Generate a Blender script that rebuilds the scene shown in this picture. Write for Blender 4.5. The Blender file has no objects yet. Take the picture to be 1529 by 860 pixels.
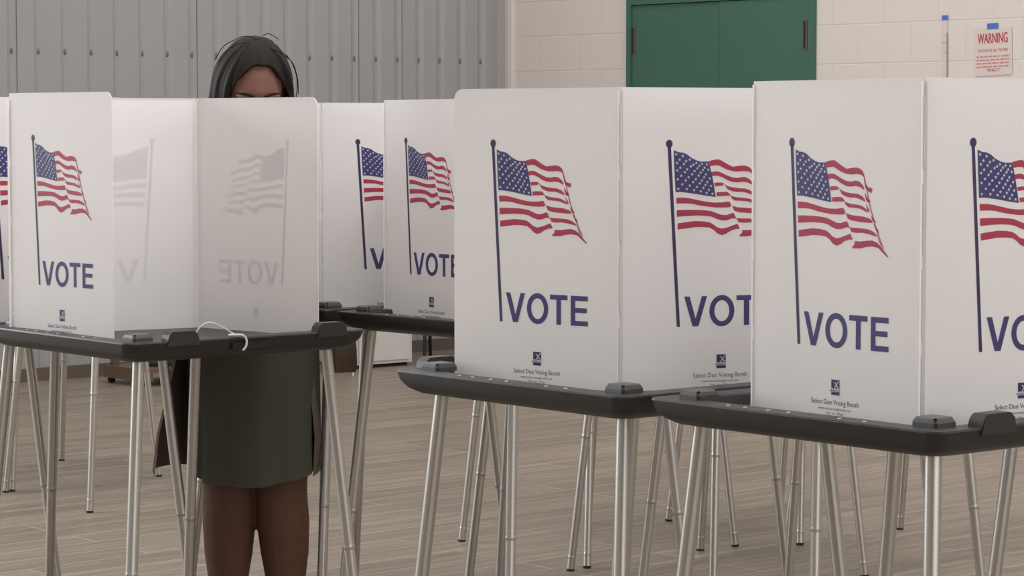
import bpy, bmesh, math, random
from mathutils import Vector, Matrix
from mathutils.geometry import tessellate_polygon
random.seed(7)
C = bpy.context.scene.collection
sc = bpy.context.scene
R = math.radians

# ------------------------------------------------------------------ materials
def lin(c):
    return tuple(((v/255)/12.92 if v/255 <= .04045 else ((v/255+.055)/1.055)**2.4) for v in c)
def mat(name, rgb, rough=.5, metal=0.0, spec=.5, noise=0.0, nscale=40, bump=0.0):
    m = bpy.data.materials.new(name); m.use_nodes = True
    n = m.node_tree.nodes; l = m.node_tree.links
    b = n['Principled BSDF']; c = lin(rgb)
    b.inputs['Base Color'].default_value = (*c, 1)
    b.inputs['Roughness'].default_value = rough
    b.inputs['Metallic'].default_value = metal
    b.inputs['Specular IOR Level'].default_value = spec
    if noise or bump:
        tc = n.new('ShaderNodeTexCoord'); t = n.new('ShaderNodeTexNoise')
        t.inputs['Scale'].default_value = nscale; t.inputs['Detail'].default_value = 5
        l.new(tc.outputs['Object'], t.inputs['Vector'])
        if noise:
            mx = n.new('ShaderNodeMix'); mx.data_type = 'RGBA'
            mx.inputs['A'].default_value = (*[v*(1-noise) for v in c], 1)
            mx.inputs['B'].default_value = (*[min(1, v*(1+noise)) for v in c], 1)
            l.new(t.outputs['Fac'], mx.inputs['Factor']); l.new(mx.outputs['Result'], b.inputs['Base Color'])
        if bump:
            bp = n.new('ShaderNodeBump'); bp.inputs['Strength'].default_value = bump; bp.inputs['Distance'].default_value = .002
            l.new(t.outputs['Fac'], bp.inputs['Height']); l.new(bp.outputs['Normal'], b.inputs['Normal'])
    return m

def panel_mat(name, rgb, trans):
    m = bpy.data.materials.new(name); m.use_nodes = True
    n = m.node_tree.nodes; l = m.node_tree.links
    b = n['Principled BSDF']; c = lin(rgb)
    b.inputs['Base Color'].default_value = (*c, 1); b.inputs['Roughness'].default_value = .48
    b.inputs['Specular IOR Level'].default_value = .35
    tr = n.new('ShaderNodeBsdfTranslucent'); tr.inputs['Color'].default_value = (*c, 1)
    mx = n.new('ShaderNodeMixShader'); mx.inputs['Fac'].default_value = trans
    l.new(b.outputs['BSDF'], mx.inputs[1]); l.new(tr.outputs['BSDF'], mx.inputs[2])
    l.new(mx.outputs['Shader'], n['Material Output'].inputs['Surface'])
    return m

M_PANEL = panel_mat('translucent_white_plastic', (248, 244, 241), .23)
M_EDGE = panel_mat('white_plastic_edge', (250, 248, 247), .38)
def ink_mat(name, rgb, k):
    m = bpy.data.materials.new(name); m.use_nodes = True
    n = m.node_tree.nodes; l = m.node_tree.links
    b = n['Principled BSDF']; c = [min(1, v*k) for v in lin(rgb)]
    b.inputs['Base Color'].default_value = (*c, 1); b.inputs['Roughness'].default_value = .5
    b.inputs['Specular IOR Level'].default_value = .3
    tr = n.new('ShaderNodeBsdfTranslucent'); tr.inputs['Color'].default_value = (.8, .78, .82, 1)
    mx = n.new('ShaderNodeMixShader'); mx.inputs['Fac'].default_value = .16
    l.new(b.outputs['BSDF'], mx.inputs[1]); l.new(tr.outputs['BSDF'], mx.inputs[2])
    l.new(mx.outputs['Shader'], n['Material Output'].inputs['Surface'])
    return m
M_NAVY = ink_mat('navy_ink', (56, 50, 118), 1.0)
M_POLE = ink_mat('dark_navy_ink', (34, 27, 86), .9)
M_RED = ink_mat('red_ink', (182, 36, 70), 1.1)
M_STAR = ink_mat('star_white', (228, 228, 236), 1.1)
M_GREY = mat('grey_ink', (78, 76, 82), .6)
M_BLACK = mat('black_moulded_plastic', (44, 43, 42), .4, spec=.5, noise=.12, nscale=60, bump=.15)
M_BLACKTOP = mat('black_plastic_pad', (78, 77, 75), .38, spec=.5)
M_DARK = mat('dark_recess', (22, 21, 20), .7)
M_ALU = mat('satin_aluminium', (188, 184, 176), .36, metal=.82)
M_RUBBER = mat('dark_rubber', (40, 38, 36), .8)
M_CORD = mat('white_cord', (215, 210, 200), .6)
M_SKIN = mat('brown_skin', (130, 90, 74), .5, noise=.08, nscale=30)
M_HAIR = mat('black_hair', (44, 39, 36), .6, spec=.1, noise=.35, nscale=90)
M_SKIRT = mat('olive_cloth', (76, 75, 64), .9, spec=.1, noise=.1, nscale=150, bump=.2)
M_CARD = mat('dark_brown_knit', (108, 96, 84), .95, spec=.1, noise=.15, nscale=120, bump=.3)
M_SHOE = mat('black_leather', (30, 28, 27), .4)
M_GREEN = mat('green_paint', (70, 111, 95), .45, noise=.05, nscale=8)
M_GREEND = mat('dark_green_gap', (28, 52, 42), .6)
M_BROWN = mat('bronze_handle', (120, 92, 74), .5, metal=.3)
M_TAPE = mat('blue_tape', (84, 118, 200), .6)
M_PAPER = mat('white_paper', (230, 216, 208), .8)
M_PRED = mat('red_print', (196, 60, 78), .7)
M_PREDL = mat('pale_red_print', (214, 140, 138), .7)
M_WBOX = mat('white_enamel', (222, 220, 214), .5)
M_WOOD = mat('brown_wood', (110, 92, 78), .6, noise=.2, nscale=14)
M_SEAM = mat('dark_seam', (122, 122, 120), .7)
M_EYE = mat('eye_white', (220, 215, 208), .3)
M_IRIS = mat('dark_iris', (30, 20, 16), .3)

def metal_wall_mat():
    return mat('grey_painted_steel', (166, 166, 164), .5, noise=.03, nscale=3)

def block_mat():
    m = bpy.data.materials.new('painted_block'); m.use_nodes = True
    n = m.node_tree.nodes; l = m.node_tree.links; b = n['Principled BSDF']
    b.inputs['Roughness'].default_value = .6
    tc = n.new('ShaderNodeTexCoord')
    br = n.new('ShaderNodeTexBrick')
    br.offset = .5; br.inputs['Scale'].default_value = 1
    br.inputs['Brick Width'].default_value = .365; br.inputs['Row Height'].default_value = .2133
    br.inputs['Mortar Size'].default_value = .005; br.inputs['Mortar Smooth'].default_value = .6
    c = lin((236, 226, 218))
    br.inputs['Color1'].default_value = (*c, 1); br.inputs['Color2'].default_value = (*[v*.985 for v in c], 1)
    br.inputs['Mortar'].default_value = (*[v*.95 for v in c], 1)
    l.new(tc.outputs['UV'], br.inputs['Vector'])
    l.new(br.outputs['Color'], b.inputs['Base Color'])
    bp = n.new('ShaderNodeBump'); bp.inputs['Strength'].default_value = .35; bp.inputs['Distance'].default_value = .005; bp.invert = True
    l.new(br.outputs['Fac'], bp.inputs['Height']); l.new(bp.outputs['Normal'], b.inputs['Normal'])
    return m

def floor_mat():
    m = bpy.data.materials.new('grey_brown_plank_floor'); m.use_nodes = True
    n = m.node_tree.nodes; l = m.node_tree.links; b = n['Principled BSDF']
    tc = n.new('ShaderNodeTexCoord')
    br = n.new('ShaderNodeTexBrick'); br.offset = .37; br.offset_frequency = 2
    br.inputs['Scale'].default_value = 1
    br.inputs['Brick Width'].default_value = 1.22; br.inputs['Row Height'].default_value = .155
    br.inputs['Mortar Size'].default_value = .004; br.inputs['Mortar Smooth'].default_value = .3
    br.inputs['Color1'].default_value = (.42, .42, .42, 1); br.inputs['Color2'].default_value = (.62, .62, .62, 1)
    br.inputs['Mortar'].default_value = (1.0, 1.0, 1.0, 1)  # pale joints: light caught on the plank bevels, painted into the colour
    l.new(tc.outputs['Object'], br.inputs['Vector'])
    mp = n.new('ShaderNodeMapping'); mp.inputs['Scale'].default_value = (1.1, 16, 1)
    l.new(tc.outputs['Object'], mp.inputs['Vector'])
    ns = n.new('ShaderNodeTexNoise'); ns.inputs['Scale'].default_value = 1.6; ns.inputs['Detail'].default_value = 6; ns.inputs['Roughness'].default_value = .62
    l.new(mp.outputs['Vector'], ns.inputs['Vector'])
    add = n.new('ShaderNodeMix'); add.data_type = 'FLOAT'; add.inputs['Factor'].default_value = .52
    l.new(br.outputs['Color'], add.inputs['A']); l.new(ns.outputs['Fac'], add.inputs['B'])
    cr = n.new('ShaderNodeValToRGB')
    cr.color_ramp.elements[0].position = .36; cr.color_ramp.elements[0].color = (*lin((112, 100, 87)), 1)
    cr.color_ramp.elements[1].position = .72; cr.color_ramp.elements[1].color = (*lin((172, 158, 141)), 1)
    e = cr.color_ramp.elements.new(.53); e.color = (*lin((140, 127, 112)), 1)
    l.new(add.outputs['Result'], cr.inputs['Fac']); l.new(cr.outputs['Color'], b.inputs['Base Color'])
    b.inputs['Roughness'].default_value = .42; b.inputs['Specular IOR Level'].default_value = .35
    bp = n.new('ShaderNodeBump'); bp.inputs['Strength'].default_value = .15; bp.inputs['Distance'].default_value = .003
    l.new(ns.outputs['Fac'], bp.inputs['Height']); l.new(bp.outputs['Normal'], b.inputs['Normal'])
    return m

# ------------------------------------------------------------------ helpers
def link(name, me, parent=None, loc=(0, 0, 0), rotz=0):
    o = bpy.data.objects.new(name, me); C.objects.link(o)
    o.parent = parent; o.location = loc; o.rotation_euler = (0, 0, rotz)
    return o
def tag(o, label=None, cat=None, group=None, kind=None):
    if label: o['label'] = label
    if cat: o['category'] = cat
    if group: o['group'] = group
    if kind: o['kind'] = kind
    return o
def empty(name, loc, rotz, label, cat, group=None):
    o = bpy.data.objects.new(name, None); C.objects.link(o); o.empty_display_size = .1
    o.location = loc; o.rotation_euler = (0, 0, rotz)
    return tag(o, label, cat, group)
class MB:
    """collects polygons with material slots, becomes ONE mesh"""
    def __init__(s): s.v = []; s.f = []; s.m = []; s.mats = []; s.smooth = []
    def slot(s, m):
        if m not in s.mats: s.mats.append(m)
        return s.mats.index(m)
    def add(s, verts, faces, m, smooth=False):
        o = len(s.v); k = s.slot(m); s.v += [tuple(v) for v in verts]
        for f in faces: s.f.append([i+o for i in f]); s.m.append(k); s.smooth.append(smooth)
    def poly(s, pts3, m):
        tris = tessellate_polygon([[Vector(p) for p in pts3]])
        s.add(pts3, [list(t) for t in tris], m)
    def box(s, lo, hi, m, mtx=None):
        x0, y0, z0 = lo; x1, y1, z1 = hi
        v = [(x0,y0,z0),(x1,y0,z0),(x1,y1,z0),(x0,y1,z0),(x0,y0,z1),(x1,y0,z1),(x1,y1,z1),(x0,y1,z1)]
        if mtx: v = [tuple(mtx @ Vector(p)) for p in v]
        s.add(v, [(0,3,2,1),(4,5,6,7),(0,1,5,4),(1,2,6,5),(2,3,7,6),(3,0,4,7)], m)
    def loft(s, rings, m, cap0=True, cap1=True, smooth=True, closed=True):
        n = len(rings[0]); v = [p for r in rings for p in r]; f = []
        for i in range(len(rings)-1):
            for j in range(n if closed else n-1):
                a = i*n+j; b = i*n+(j+1) % n
                f.append((a, b, b+n, a+n))
        if cap0: f.append(tuple(range(n-1, -1, -1)))
        if cap1: f.append(tuple((len(rings)-1)*n+j for j in range(n)))
        s.add(v, f, m, smooth)
    def tube(s, pts, rad, m, n=12, cap=True):
        """round bar through pts with a radius per point"""
        rings = []
        P = [Vector(p) for p in pts]
        if not hasattr(rad, '__len__'): rad = [rad]*len(P)
        up = None
        for i, p in enumerate(P):
            d = (P[min(i+1, len(P)-1)]-P[max(i-1, 0)]).normalized()
            if up is None:
                up = Vector((0, 0, 1)) if abs(d.z) < .9 else Vector((1, 0, 0))
            a = d.cross(up).normalized(); b = d.cross(a).normalized(); up = -b if b.dot(up) < 0 else b
            a = d.cross(up).normalized(); b = d.cross(a)
            rings.append([tuple(p+(a*math.cos(2*math.pi*k/n)+b*math.sin(2*math.pi*k/n))*rad[i]) for k in range(n)])
        s.loft(rings, m, cap, cap)
    def mesh(s, name):
        me = bpy.data.meshes.new(name)
        me.from_pydata(s.v, [], s.f)
        for m in s.mats: me.materials.append(m)
        for p, k, sm in zip(me.polygons, s.m, s.smooth): p.material_index = k; p.use_smooth = sm
        me.update()
        bm = bmesh.new(); bm.from_mesh(me); bmesh.ops.recalc_face_normals(bm, faces=bm.faces); bm.to_mesh(me); bm.free()
        return me
def sharp(me, ang=35):
    bm = bmesh.new(); bm.from_mesh(me)
    for e in bm.edges:
        if len(e.link_faces) == 2 and e.calc_face_angle(0) > R(ang): e.smooth = False
    for f in bm.faces: f.smooth = True
    bm.to_mesh(me); bm.free(); return me
def text_tris(txt, size, bold=0.0, sx=1.0):
    """letter shapes as triangles in the xy plane, left aligned at the origin, baseline y=0"""
    cu = bpy.data.curves.new('letters', 'FONT'); cu.body = txt; cu.size = size; cu.offset = bold; cu.resolution_u = 3
    o = bpy.data.objects.new('letters', cu); C.objects.link(o)
    dg = bpy.context.evaluated_depsgraph_get(); dg.update()
    me = o.evaluated_get(dg).to_mesh()
    v = [(p.co.x*sx, p.co.y) for p in me.vertices]; f = [tuple(p.vertices) for p in me.polygons]
    o.evaluated_get(dg).to_mesh_clear()
    bpy.data.objects.remove(o); bpy.data.curves.remove(cu)
    return v, f
def fit_text(txt, width, height=None):
    v, f = text_tris(txt, 1.0)
    x0 = min(p[0] for p in v); x1 = max(p[0] for p in v); y1 = max(p[1] for p in v)
    k = width/(x1-x0); ky = k if height is None else height/y1
    return [((p[0]-x0)*k, p[1]*ky) for p in v], f

# ------------------------------------------------------------------ printed screen panel
# outlines of the printed flag, millimetres on the panel (pole foot height = 0)
CANTON = [(8.7,319.0),(17.8,315.1),(26.2,314.4),(34.6,311.3),(44.6,304.2),(54.6,299.9),(62.9,297.9),(77.8,298.0),(81.1,285.9),(86.1,265.4),(92.0,233.8),(72.9,236.3),(56.2,239.1),(36.2,241.9),(22.8,243.3),(12.7,243.1),(11.0,269.6),(9.4,295.6)]
STARS = [(13.4,311.2),(15.1,295.6),(15.7,281.9),(16.7,266.3),(17.7,248.9),(20.1,301.4),(21.5,287.1),(23.5,272.6),(25.5,257.1),(26.2,308.2),(28.5,293.7),(30.5,278.9),(32.2,264.2),(34.5,248.6),(32.9,298.9),(35.2,284.2),(37.9,269.9),(40.2,254.9),(40.2,301.6),(42.2,289.4),(44.9,275.2),(46.9,261.0),(48.9,246.8),(47.2,292.0),(49.6,280.9),(52.2,266.2),(54.6,252.0),(52.9,295.5),(55.2,285.7),(57.6,272.8),(59.9,258.6),(62.2,244.4),(58.9,290.3),(61.6,278.0),(64.2,263.8),(67.2,250.2),(63.9,293.5),(66.2,282.7),(68.5,269.5),(71.2,255.4),(73.5,241.2),(69.5,287.1),(71.9,274.7),(74.8,260.8),(77.8,246.7),(73.8,292.8),(76.5,283.3),(79.5,267.1),(82.1,253.7),(85.1,239.6)]
STRIPES = [[(77.8,298.8),(89.4,301.4),(97.6,302.0),(104.2,299.0),(115.7,292.7),(125.5,288.4),(138.5,290.1),(148.3,290.7),(156.4,288.7),(161.9,284.7),(164.2,279.6),(164.2,275.5),(159.6,279.0),(148.3,280.4),(135.3,279.3),(125.5,280.2),(114.0,283.2),(104.2,287.7),(97.6,290.7),(89.4,290.9),(80.5,289.5)],[(163.9,276.5),(167.7,266.4),(172.6,260.1),(180.7,258.4),(183.6,257.7),(181.6,250.6),(174.2,252.7),(168.4,258.3),(165.5,266.4)],[(82.1,278.7),(91.0,280.3),(97.6,279.9),(104.2,277.2),(114.0,272.9),(125.5,268.9),(135.3,268.0),(145.1,269.9),(153.2,268.8),(159.7,265.0),(164.5,260.0),(165.5,254.9),(161.3,256.9),(154.8,259.9),(145.1,261.0),(135.3,259.9),(125.5,260.7),(115.7,263.9),(105.8,269.0),(97.6,271.9),(91.0,272.4),(84.4,271.3)],[(166.5,252.4),(171.0,244.8),(174.2,241.0),(178.8,239.1),(176.8,234.7),(171.0,236.7),(167.8,243.0)],[(88.1,259.0),(96.0,260.1),(104.2,259.9),(108.5,258.0),(105.9,254.1),(97.6,253.7),(90.1,252.8)],[(108.5,257.4),(115.7,253.4),(125.5,251.0),(138.6,249.4),(150.0,248.8),(159.7,245.9),(166.2,240.9),(167.8,236.3),(162.9,237.8),(154.8,240.7),(145.1,242.6),(133.7,242.4),(123.9,244.1),(115.0,247.8)],[(168.8,234.6),(173.6,227.8),(177.5,223.3),(175.9,220.2),(171.7,224.7)],[(92.7,241.8),(100.9,242.9),(114.1,242.9),(119.0,240.1),(121.0,236.3),(114.1,235.7),(102.6,235.3),(94.3,234.9)],[(119.0,239.6),(123.9,235.1),(135.3,232.7),(148.4,231.7),(159.7,230.1),(167.8,226.2),(175.9,220.7),(172.7,219.9),(164.6,222.5),(154.9,225.4),(141.9,226.4),(130.4,226.8),(124.2,230.5)],[(14.0,233.3),(26.1,233.5),(39.6,232.1),(56.2,228.8),(72.9,225.5),(89.4,223.7),(105.9,224.0),(115.7,225.5),(119.7,224.8),(123.6,217.7),(119.7,215.0),(109.2,214.6),(92.7,214.7),(76.2,216.5),(59.6,218.8),(46.2,221.9),(32.9,222.9),(14.7,222.6)],[(124.2,217.7),(135.4,214.8),(148.4,213.8),(164.6,212.8),(177.5,210.0),(184.6,206.1),(183.3,203.3),(171.1,203.3),(154.9,204.2),(138.6,205.7),(129.2,208.5)],[(179.1,216.4),(185.6,210.7),(191.0,205.7),(189.8,203.7),(184.0,207.6)],[(15.0,210.9),(32.8,211.2),(49.6,211.1),(66.2,210.4),(82.8,208.6),(92.7,205.0),(104.2,201.3),(114.1,201.0),(122.3,203.8),(127.9,204.4),(130.5,199.3),(133.7,193.8),(125.6,194.9),(115.8,191.6),(105.9,190.8),(94.4,193.9),(84.5,198.1),(72.9,199.9),(56.2,200.6),(39.5,200.2),(26.1,199.4),(15.4,198.7)],[(132.8,195.0),(141.9,194.5),(158.1,194.1),(174.3,193.1),(185.6,189.8),(193.7,184.2),(196.2,181.4),(187.2,183.0),(175.9,185.3),(161.4,187.0),(148.4,186.2),(138.0,187.5)],[(184.6,204.1),(191.1,196.8),(196.8,192.6),(197.8,185.5),(193.6,189.3)],[(16.7,187.0),(32.8,188.9),(49.6,190.8),(66.2,190.2),(79.5,188.4),(87.8,184.2),(94.4,179.2),(104.3,176.4),(115.8,178.5),(125.6,181.8),(135.4,184.8),(138.0,180.3),(140.3,175.2),(132.1,175.3),(122.3,172.5),(112.5,166.6),(104.3,164.3),(96.0,167.4),(87.8,174.4),(79.5,178.6),(66.2,179.6),(49.6,179.7),(32.8,177.5),(17.0,175.8)],[(145.2,173.3),(158.2,173.1),(171.1,174.7),(184.0,175.5),(193.7,172.7),(203.3,166.6),(212.9,156.7),(220.0,150.1),(216.8,150.0),(206.5,157.3),(196.9,164.2),(184.0,165.9),(171.1,164.8),(158.2,161.9),(140.3,161.4),(139.3,163.9),(144.5,167.6)],[(193.6,185.4),(200.1,175.4),(205.9,166.7),(203.6,167.4),(198.5,174.1)],[(162.5,281.1),(164.2,281.1),(169.4,263.9),(180.7,225.9),(193.6,193.1),(209.7,163.0),(208.4,162.4),(191.7,192.5),(178.8,225.3),(167.7,263.3)]]
G0 = 1.012            # height of the printed pole's foot above the floor
PS0, PS1 = -.095, .293        # panel's left and right edge
PZ0, PZ1 = -.114, .431        # panel's bottom and top
def build_panel(kind):
    b = MB()
    notches = [(.400, .431), (.265, .292), (.132, .158), (.000, .028)]
    def edge(x, inward, top_round):
        pts = []
        if top_round:
            r = .020
            for k in range(7):
                a = math.pi/2*k/6
                pts.append((x+inward*(r-r*math.cos(a)), PZ1-r+r*math.sin(a)))
            return [(x, PZ0)]+pts
        pts = [(x, PZ0)]
        for lo, hi in reversed(notches):
            d = .0045*inward
            pts += [(x, lo), (x+d, lo+.0015), (x+d, hi-.0015), (x, hi)] if hi < PZ1 else [(x, lo), (x+d*.6, lo+.0015), (x+d*.6, hi)]
        return pts
    left = edge(PS0, 1, kind == 'left_free'); right = edge(PS1, -1, kind == 'right_free')
    outl = left + right[::-1]
    face = [(x, 0, z) for x, z in outl]
    b.poly(face, M_PANEL)
    n = len(outl)
    b.add(face+[(x, .003, z) for x, z in outl], [(i, (i+1) % n, (i+1) % n+n, i+n) for i in range(n)], M_EDGE)
    if kind != 'left_free': b.add([(PS0-.004, .0028, PZ0), (PS0+.008, .0028, PZ0), (PS0+.008, .0028, PZ1-.006), (PS0-.004, .0028, PZ1-.006)], [(0, 1, 2, 3)], M_EDGE)
    if kind != 'right_free': b.add([(PS1-.008, .0028, PZ0), (PS1+.004, .0028, PZ0), (PS1+.004, .0028, PZ1-.006), (PS1-.008, .0028, PZ1-.006)], [(0, 1, 2, 3)], M_EDGE)
    mm = lambda pts, y: [(x/1000, y, z/1000) for x, z in pts]
    # pole with its ball
    b.poly([(-.0032, -.0006, .325), (.0032, -.0006, .325), (.0224, -.0006, 0), (.0160, -.0006, 0)], M_POLE)
    b.poly([(.0066*math.cos(t*math.pi/9), -.0006, .330+.0075*math.sin(t*math.pi/9)) for t in range(18)], M_POLE)
    b.poly(mm(CANTON, -.0006), M_NAVY)
    for sx, sz in STARS:
        b.poly([(sx/1000+(.0031 if k % 2 == 0 else .0014)*math.sin(k*math.pi/5), -.0010, sz/1000+(.0031 if k % 2 == 0 else .0014)*math.cos(k*math.pi/5)) for k in range(10)], M_STAR)
    for s in STRIPES: b.poly(mm(s, -.0006), M_RED)
    # VOTE
    h = 54.5
    b.poly(mm([(30.4, h), (41.2, h), (53.2, 14), (65.2, h), (75.8, h), (58.9, 0), (47.3, 0)], -.0006), M_NAVY)
    N = 32; ring = []
    for rx, rz in ((25.0, 28.6), (14.8, 19.2)):
        ring.append([((105.3+rx*math.cos(2*math.pi*k/N))/1000, -.0006, (27.3+rz*math.sin(2*math.pi*k/N))/1000) for k in range(N)])
    b.loft(ring, M_NAVY, False, False, smooth=False)
    b.poly(mm([(134.3, h), (175.0, h), (175.0, h-9), (160.0, h-9), (160.0, 0), (149.3, 0), (149.3, h-9), (134.3, h-9)], -.0006), M_NAVY)
    b.poly(mm([(182.4, h), (221.4, h), (221.4, h-9), (192.8, h-9), (192.8, 32.6), (219, 32.6), (219, 23.8), (192.8, 23.8), (192.8, 9), (221.6, 9), (221.6, 0), (182.4, 0)], -.0006), M_NAVY)
    # maker's mark: navy square with a tick-like X and a word across it
    b.poly(mm([(95, -52.5), (113.6, -52.5), (113.6, -77.5), (95, -77.5)], -.0006), M_POLE)
    b.poly(mm([(101.6, -56.2), (104.2, -56.2), (112.6, -65.5), (109.8, -65.5)], -.0010), M_STAR)
    b.poly(mm([(101.8, -65.5), (104.2, -65.5), (113.8, -53.8), (111.4, -54.2)], -.0010), M_STAR)
    b.poly(mm([(94.2, -66.6), (113.6, -66.6), (113.6, -72.6), (94.2, -72.6)], -.0009), M_STAR)
    v, f = fit_text('select', .0215, .0056)
    b.add([(x+.0918, -.0012, z-.0723) for x, z in v], f, M_POLE)
    v, f = fit_text('Select Duo Voting Booth', .108, .0082)
    b.add([(x+.049, -.0006, z-.0935) for x, z in v], f, M_GREY)
    v, f = fit_text('www.selectvotingbooths.com', .075, .0042)
    b.add([(x+.065, -.0006, z-.1022) for x, z in v], f, M_GREY)
    v, f = fit_text('Pat. no. 69,gn', .039, .0034)
    b.add([(x+.084, -.0006, z-.1090) for x, z in v], f, M_GREY)
    me = bpy.data.meshes.new('privacy_panel_'+kind)
    me.from_pydata(b.v, [], b.f)
    for m in b.mats: me.materials.append(m)
    for p, k in zip(me.polygons, b.m): p.material_index = k
    me.update()
    return me
PANEL = {k: build_panel(k) for k in ('left_free', 'mid', 'right_free')}

# ------------------------------------------------------------------ booth table
LU, LV = .65, .63          # tray size along the two edges
ZR, ZB, ZF = .917, .872, .898   # rim top, underside, tray floor
AX = 39.5                  # heading of the right-hand edge
def rrect(ix, r, z, n=6):
    x1 = LV/2-ix; y1 = LU/2-ix; r = max(r, .003); pts = []
    for cx, cy, a0 in ((x1-r, y1-r, 0), (-x1+r, y1-r, 90), (-x1+r, -y1+r, 180), (x1-r, -y1+r, 270)):
        for k in range(n+1):
            a = R(a0+90*k/n); pts.append((cx+r*math.cos(a), cy+r*math.sin(a), z))
    return pts
def tray_mesh():
    b = MB()
    rings = [rrect(.06, .03, ZB), rrect(.045, .035, ZB), rrect(.030, .036, ZB+.003), rrect(.015, .034, ZB+.012), rrect(.005, .030, ZB+.026),
             rrect(.0015, .027, ZR-.003), rrect(.003, .025, ZR), rrect(.048, .012, ZR), rrect(.052, .010, ZR-.003), rrect(.056, .010, ZF), rrect(.2, .01, ZF)]
    b.loft(rings, M_BLACK)
    # small pale rivet heads along the left-hand rim
    for t in (.28, .34, .42, .49, .66, .74):
        y = LU/2-t*LU; x = -LV/2+.022
        b.loft([[(x+.0035*math.cos(k*math.pi/4), y+.0035*math.sin(k*math.pi/4), ZR-.001+dz) for k in range(8)] for dz in (0, .0022)], M_CORD, False, True)
    return sharp(b.mesh('tray'), 30)
def pad_mesh():
    b = MB()
    q = lambda s, z: [(-s, -s, z), (s, -s, z), (s, s, z), (-s, s, z)]
    b.loft([q(.0255, -.001), q(.0255, .007), q(.0225, .0125), q(.019, .0145)], M_BLACKTOP, True, True, smooth=False)
    me = b.mesh('corner_pad')
    bm = bmesh.new(); bm.from_mesh(me)
    bmesh.ops.bevel(bm, geom=[e for e in bm.edges if abs(e.verts[0].co.z-e.verts[1].co.z) > .002], offset=.005, segments=2, affect='EDGES')
    bm.to_mesh(me); bm.free(); return me
def riser_mesh():
    b = MB()
    prof = [(-.043, -.012), (-.036, .012), (-.027, .020), (.027, .020), (.036, .012), (.043, -.012)]
    b.loft([[(x, y, z) for x, z in prof] for y in (-.0015, .030)], M_BLACK, True, True, smooth=False)
    me = b.mesh('edge_latch')
    bm = bmesh.new(); bm.from_mesh(me)
    bmesh.ops.bevel(bm, geom=bm.edges[:], offset=.0015, segments=2, affect='EDGES'); bm.to_mesh(me); bm.free()
    return me
def leg_mesh(top, foot):
    b = MB(); T = Vector(top); F = Vector(foot); P = lambda t: T.lerp(F, t)
    tt = [0, .512, .515, .517, .523, .525, .528, .942, .945, .947, .953, .955, .958, .993]
    rr = [.0132, .0132, .0132, .0136, .0136, .0127, .0127, .0123, .0123, .0128, .0128, .0124, .0124, .0124]
    b.tube([P(t) for t in tt], rr, M_ALU, 16)
    c = MB(); c.tube([P(.992), P(1)], [.0127, .0124], M_RUBBER, 14)
    return sharp(b.mesh('leg'), 40), sharp(c.mesh('rubber_tip'), 40)
TRAY, PAD, RISER = tray_mesh(), pad_mesh(), riser_mesh()
hb = MB(); hb.box((-.052, -.0035, -.007), (.052, .02, .007), M_DARK); SLOT = hb.mesh('handle_slot')
CORNER = {'N': (-1, -1), 'L': (-1, 1), 'R': (1, -1), 'B': (1, 1)}
def rotv(x, y, deg):
    a = R(deg); return x*math.cos(a)-y*math.sin(a), x*math.sin(a)+y*math.cos(a)
FOOT_EXTRA = {'N': (-.012, -.010), 'L': (0, 0), 'R': (0, 0), 'B': (-.055, -.02)}   # in room directions
LEGS = {}
for k, (sx, sy) in CORNER.items():
    ex, ey = rotv(*FOOT_EXTRA[k], -AX)
    LEGS[k] = leg_mesh((sx*(LV/2-.070), sy*(LU/2-.070), ZB+.004), (sx*LV/2+ex, sy*LU/2+ey, 0))

def make_booth(n_xy, label, chain, latch='near', yaw=AX, dz=(0, 0, 0), stretch=(1, 1, 1), group=None, leg_shift=None):
    """n_xy: floor position of the tray's near corner; chain: three screen panels, each (left end xy, heading)"""
    cx, cy = rotv(LV/2, LU/2, yaw)
    c = (n_xy[0]+cx, n_xy[1]+cy)
    root = empty('voting_booth', (c[0], c[1], 0), R(yaw), label, 'voting booth', group)
    link('tray', TRAY, root)
    for k, (sx, sy) in CORNER.items():
        link('corner_pad', PAD, root, (sx*(LV/2-.066), sy*(LU/2-.066), ZR))
        lm, tm = LEGS[k]
        lo = link('leg', lm, root, (leg_shift or {}).get(k, (0, 0, 0))); link('rubber_tip', tm, lo)
    s = -1 if latch == 'near' else 1
    for fx in (-.175, .215):
        o = link('edge_latch', RISER, root, (fx if s < 0 else -fx, s*LU/2, ZR), 0 if s < 0 else math.pi)
    link('handle_slot', SLOT, root, (0, s*(LU/2-.002), ZR-.018), 0 if s < 0 else math.pi)
    for i, (kind, (px, py), head) in enumerate(zip(('left_free', 'mid', 'right_free'), chain[0], chain[1])):
        st = stretch[i]
        # origin of the print lies .095 m along the panel from its left end
        ox = px-PS0*st*math.cos(R(head)); oy = py-PS0*st*math.sin(R(head))
        lx, ly = rotv(ox-c[0], oy-c[1], -yaw)
        p = link('privacy_panel', PANEL[kind], root, (lx, ly, G0+dz[i]), R(head-yaw))
        p.scale = (st, 1, 1)
    return root
PW = PS1-PS0
def chain_from(fold, h_before, h_mid, h_after, where):
    """screen as three headings; where='first': fold joins panels 1 and 2, 'second': panels 2 and 3"""
    d = lambda h: (PW*math.cos(R(h)), PW*math.sin(R(h)))
    if where == 'first':
        p1 = fold; p0 = (fold[0]-d(h_before)[0], fold[1]-d(h_before)[1]); p2 = (fold[0]+d(h_mid)[0], fold[1]+d(h_mid)[1])
    else:
        p2 = fold; p1 = (fold[0]-d(h_mid)[0], fold[1]-d(h_mid)[1]); p0 = (p1[0]-d(h_before)[0], p1[1]-d(h_before)[1])
    return ((p0, p1, p2), (h_before, h_mid, h_after))
def rel(nxy, off): return (nxy[0]+off[0], nxy[1]+off[1])

booths = {}
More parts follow.
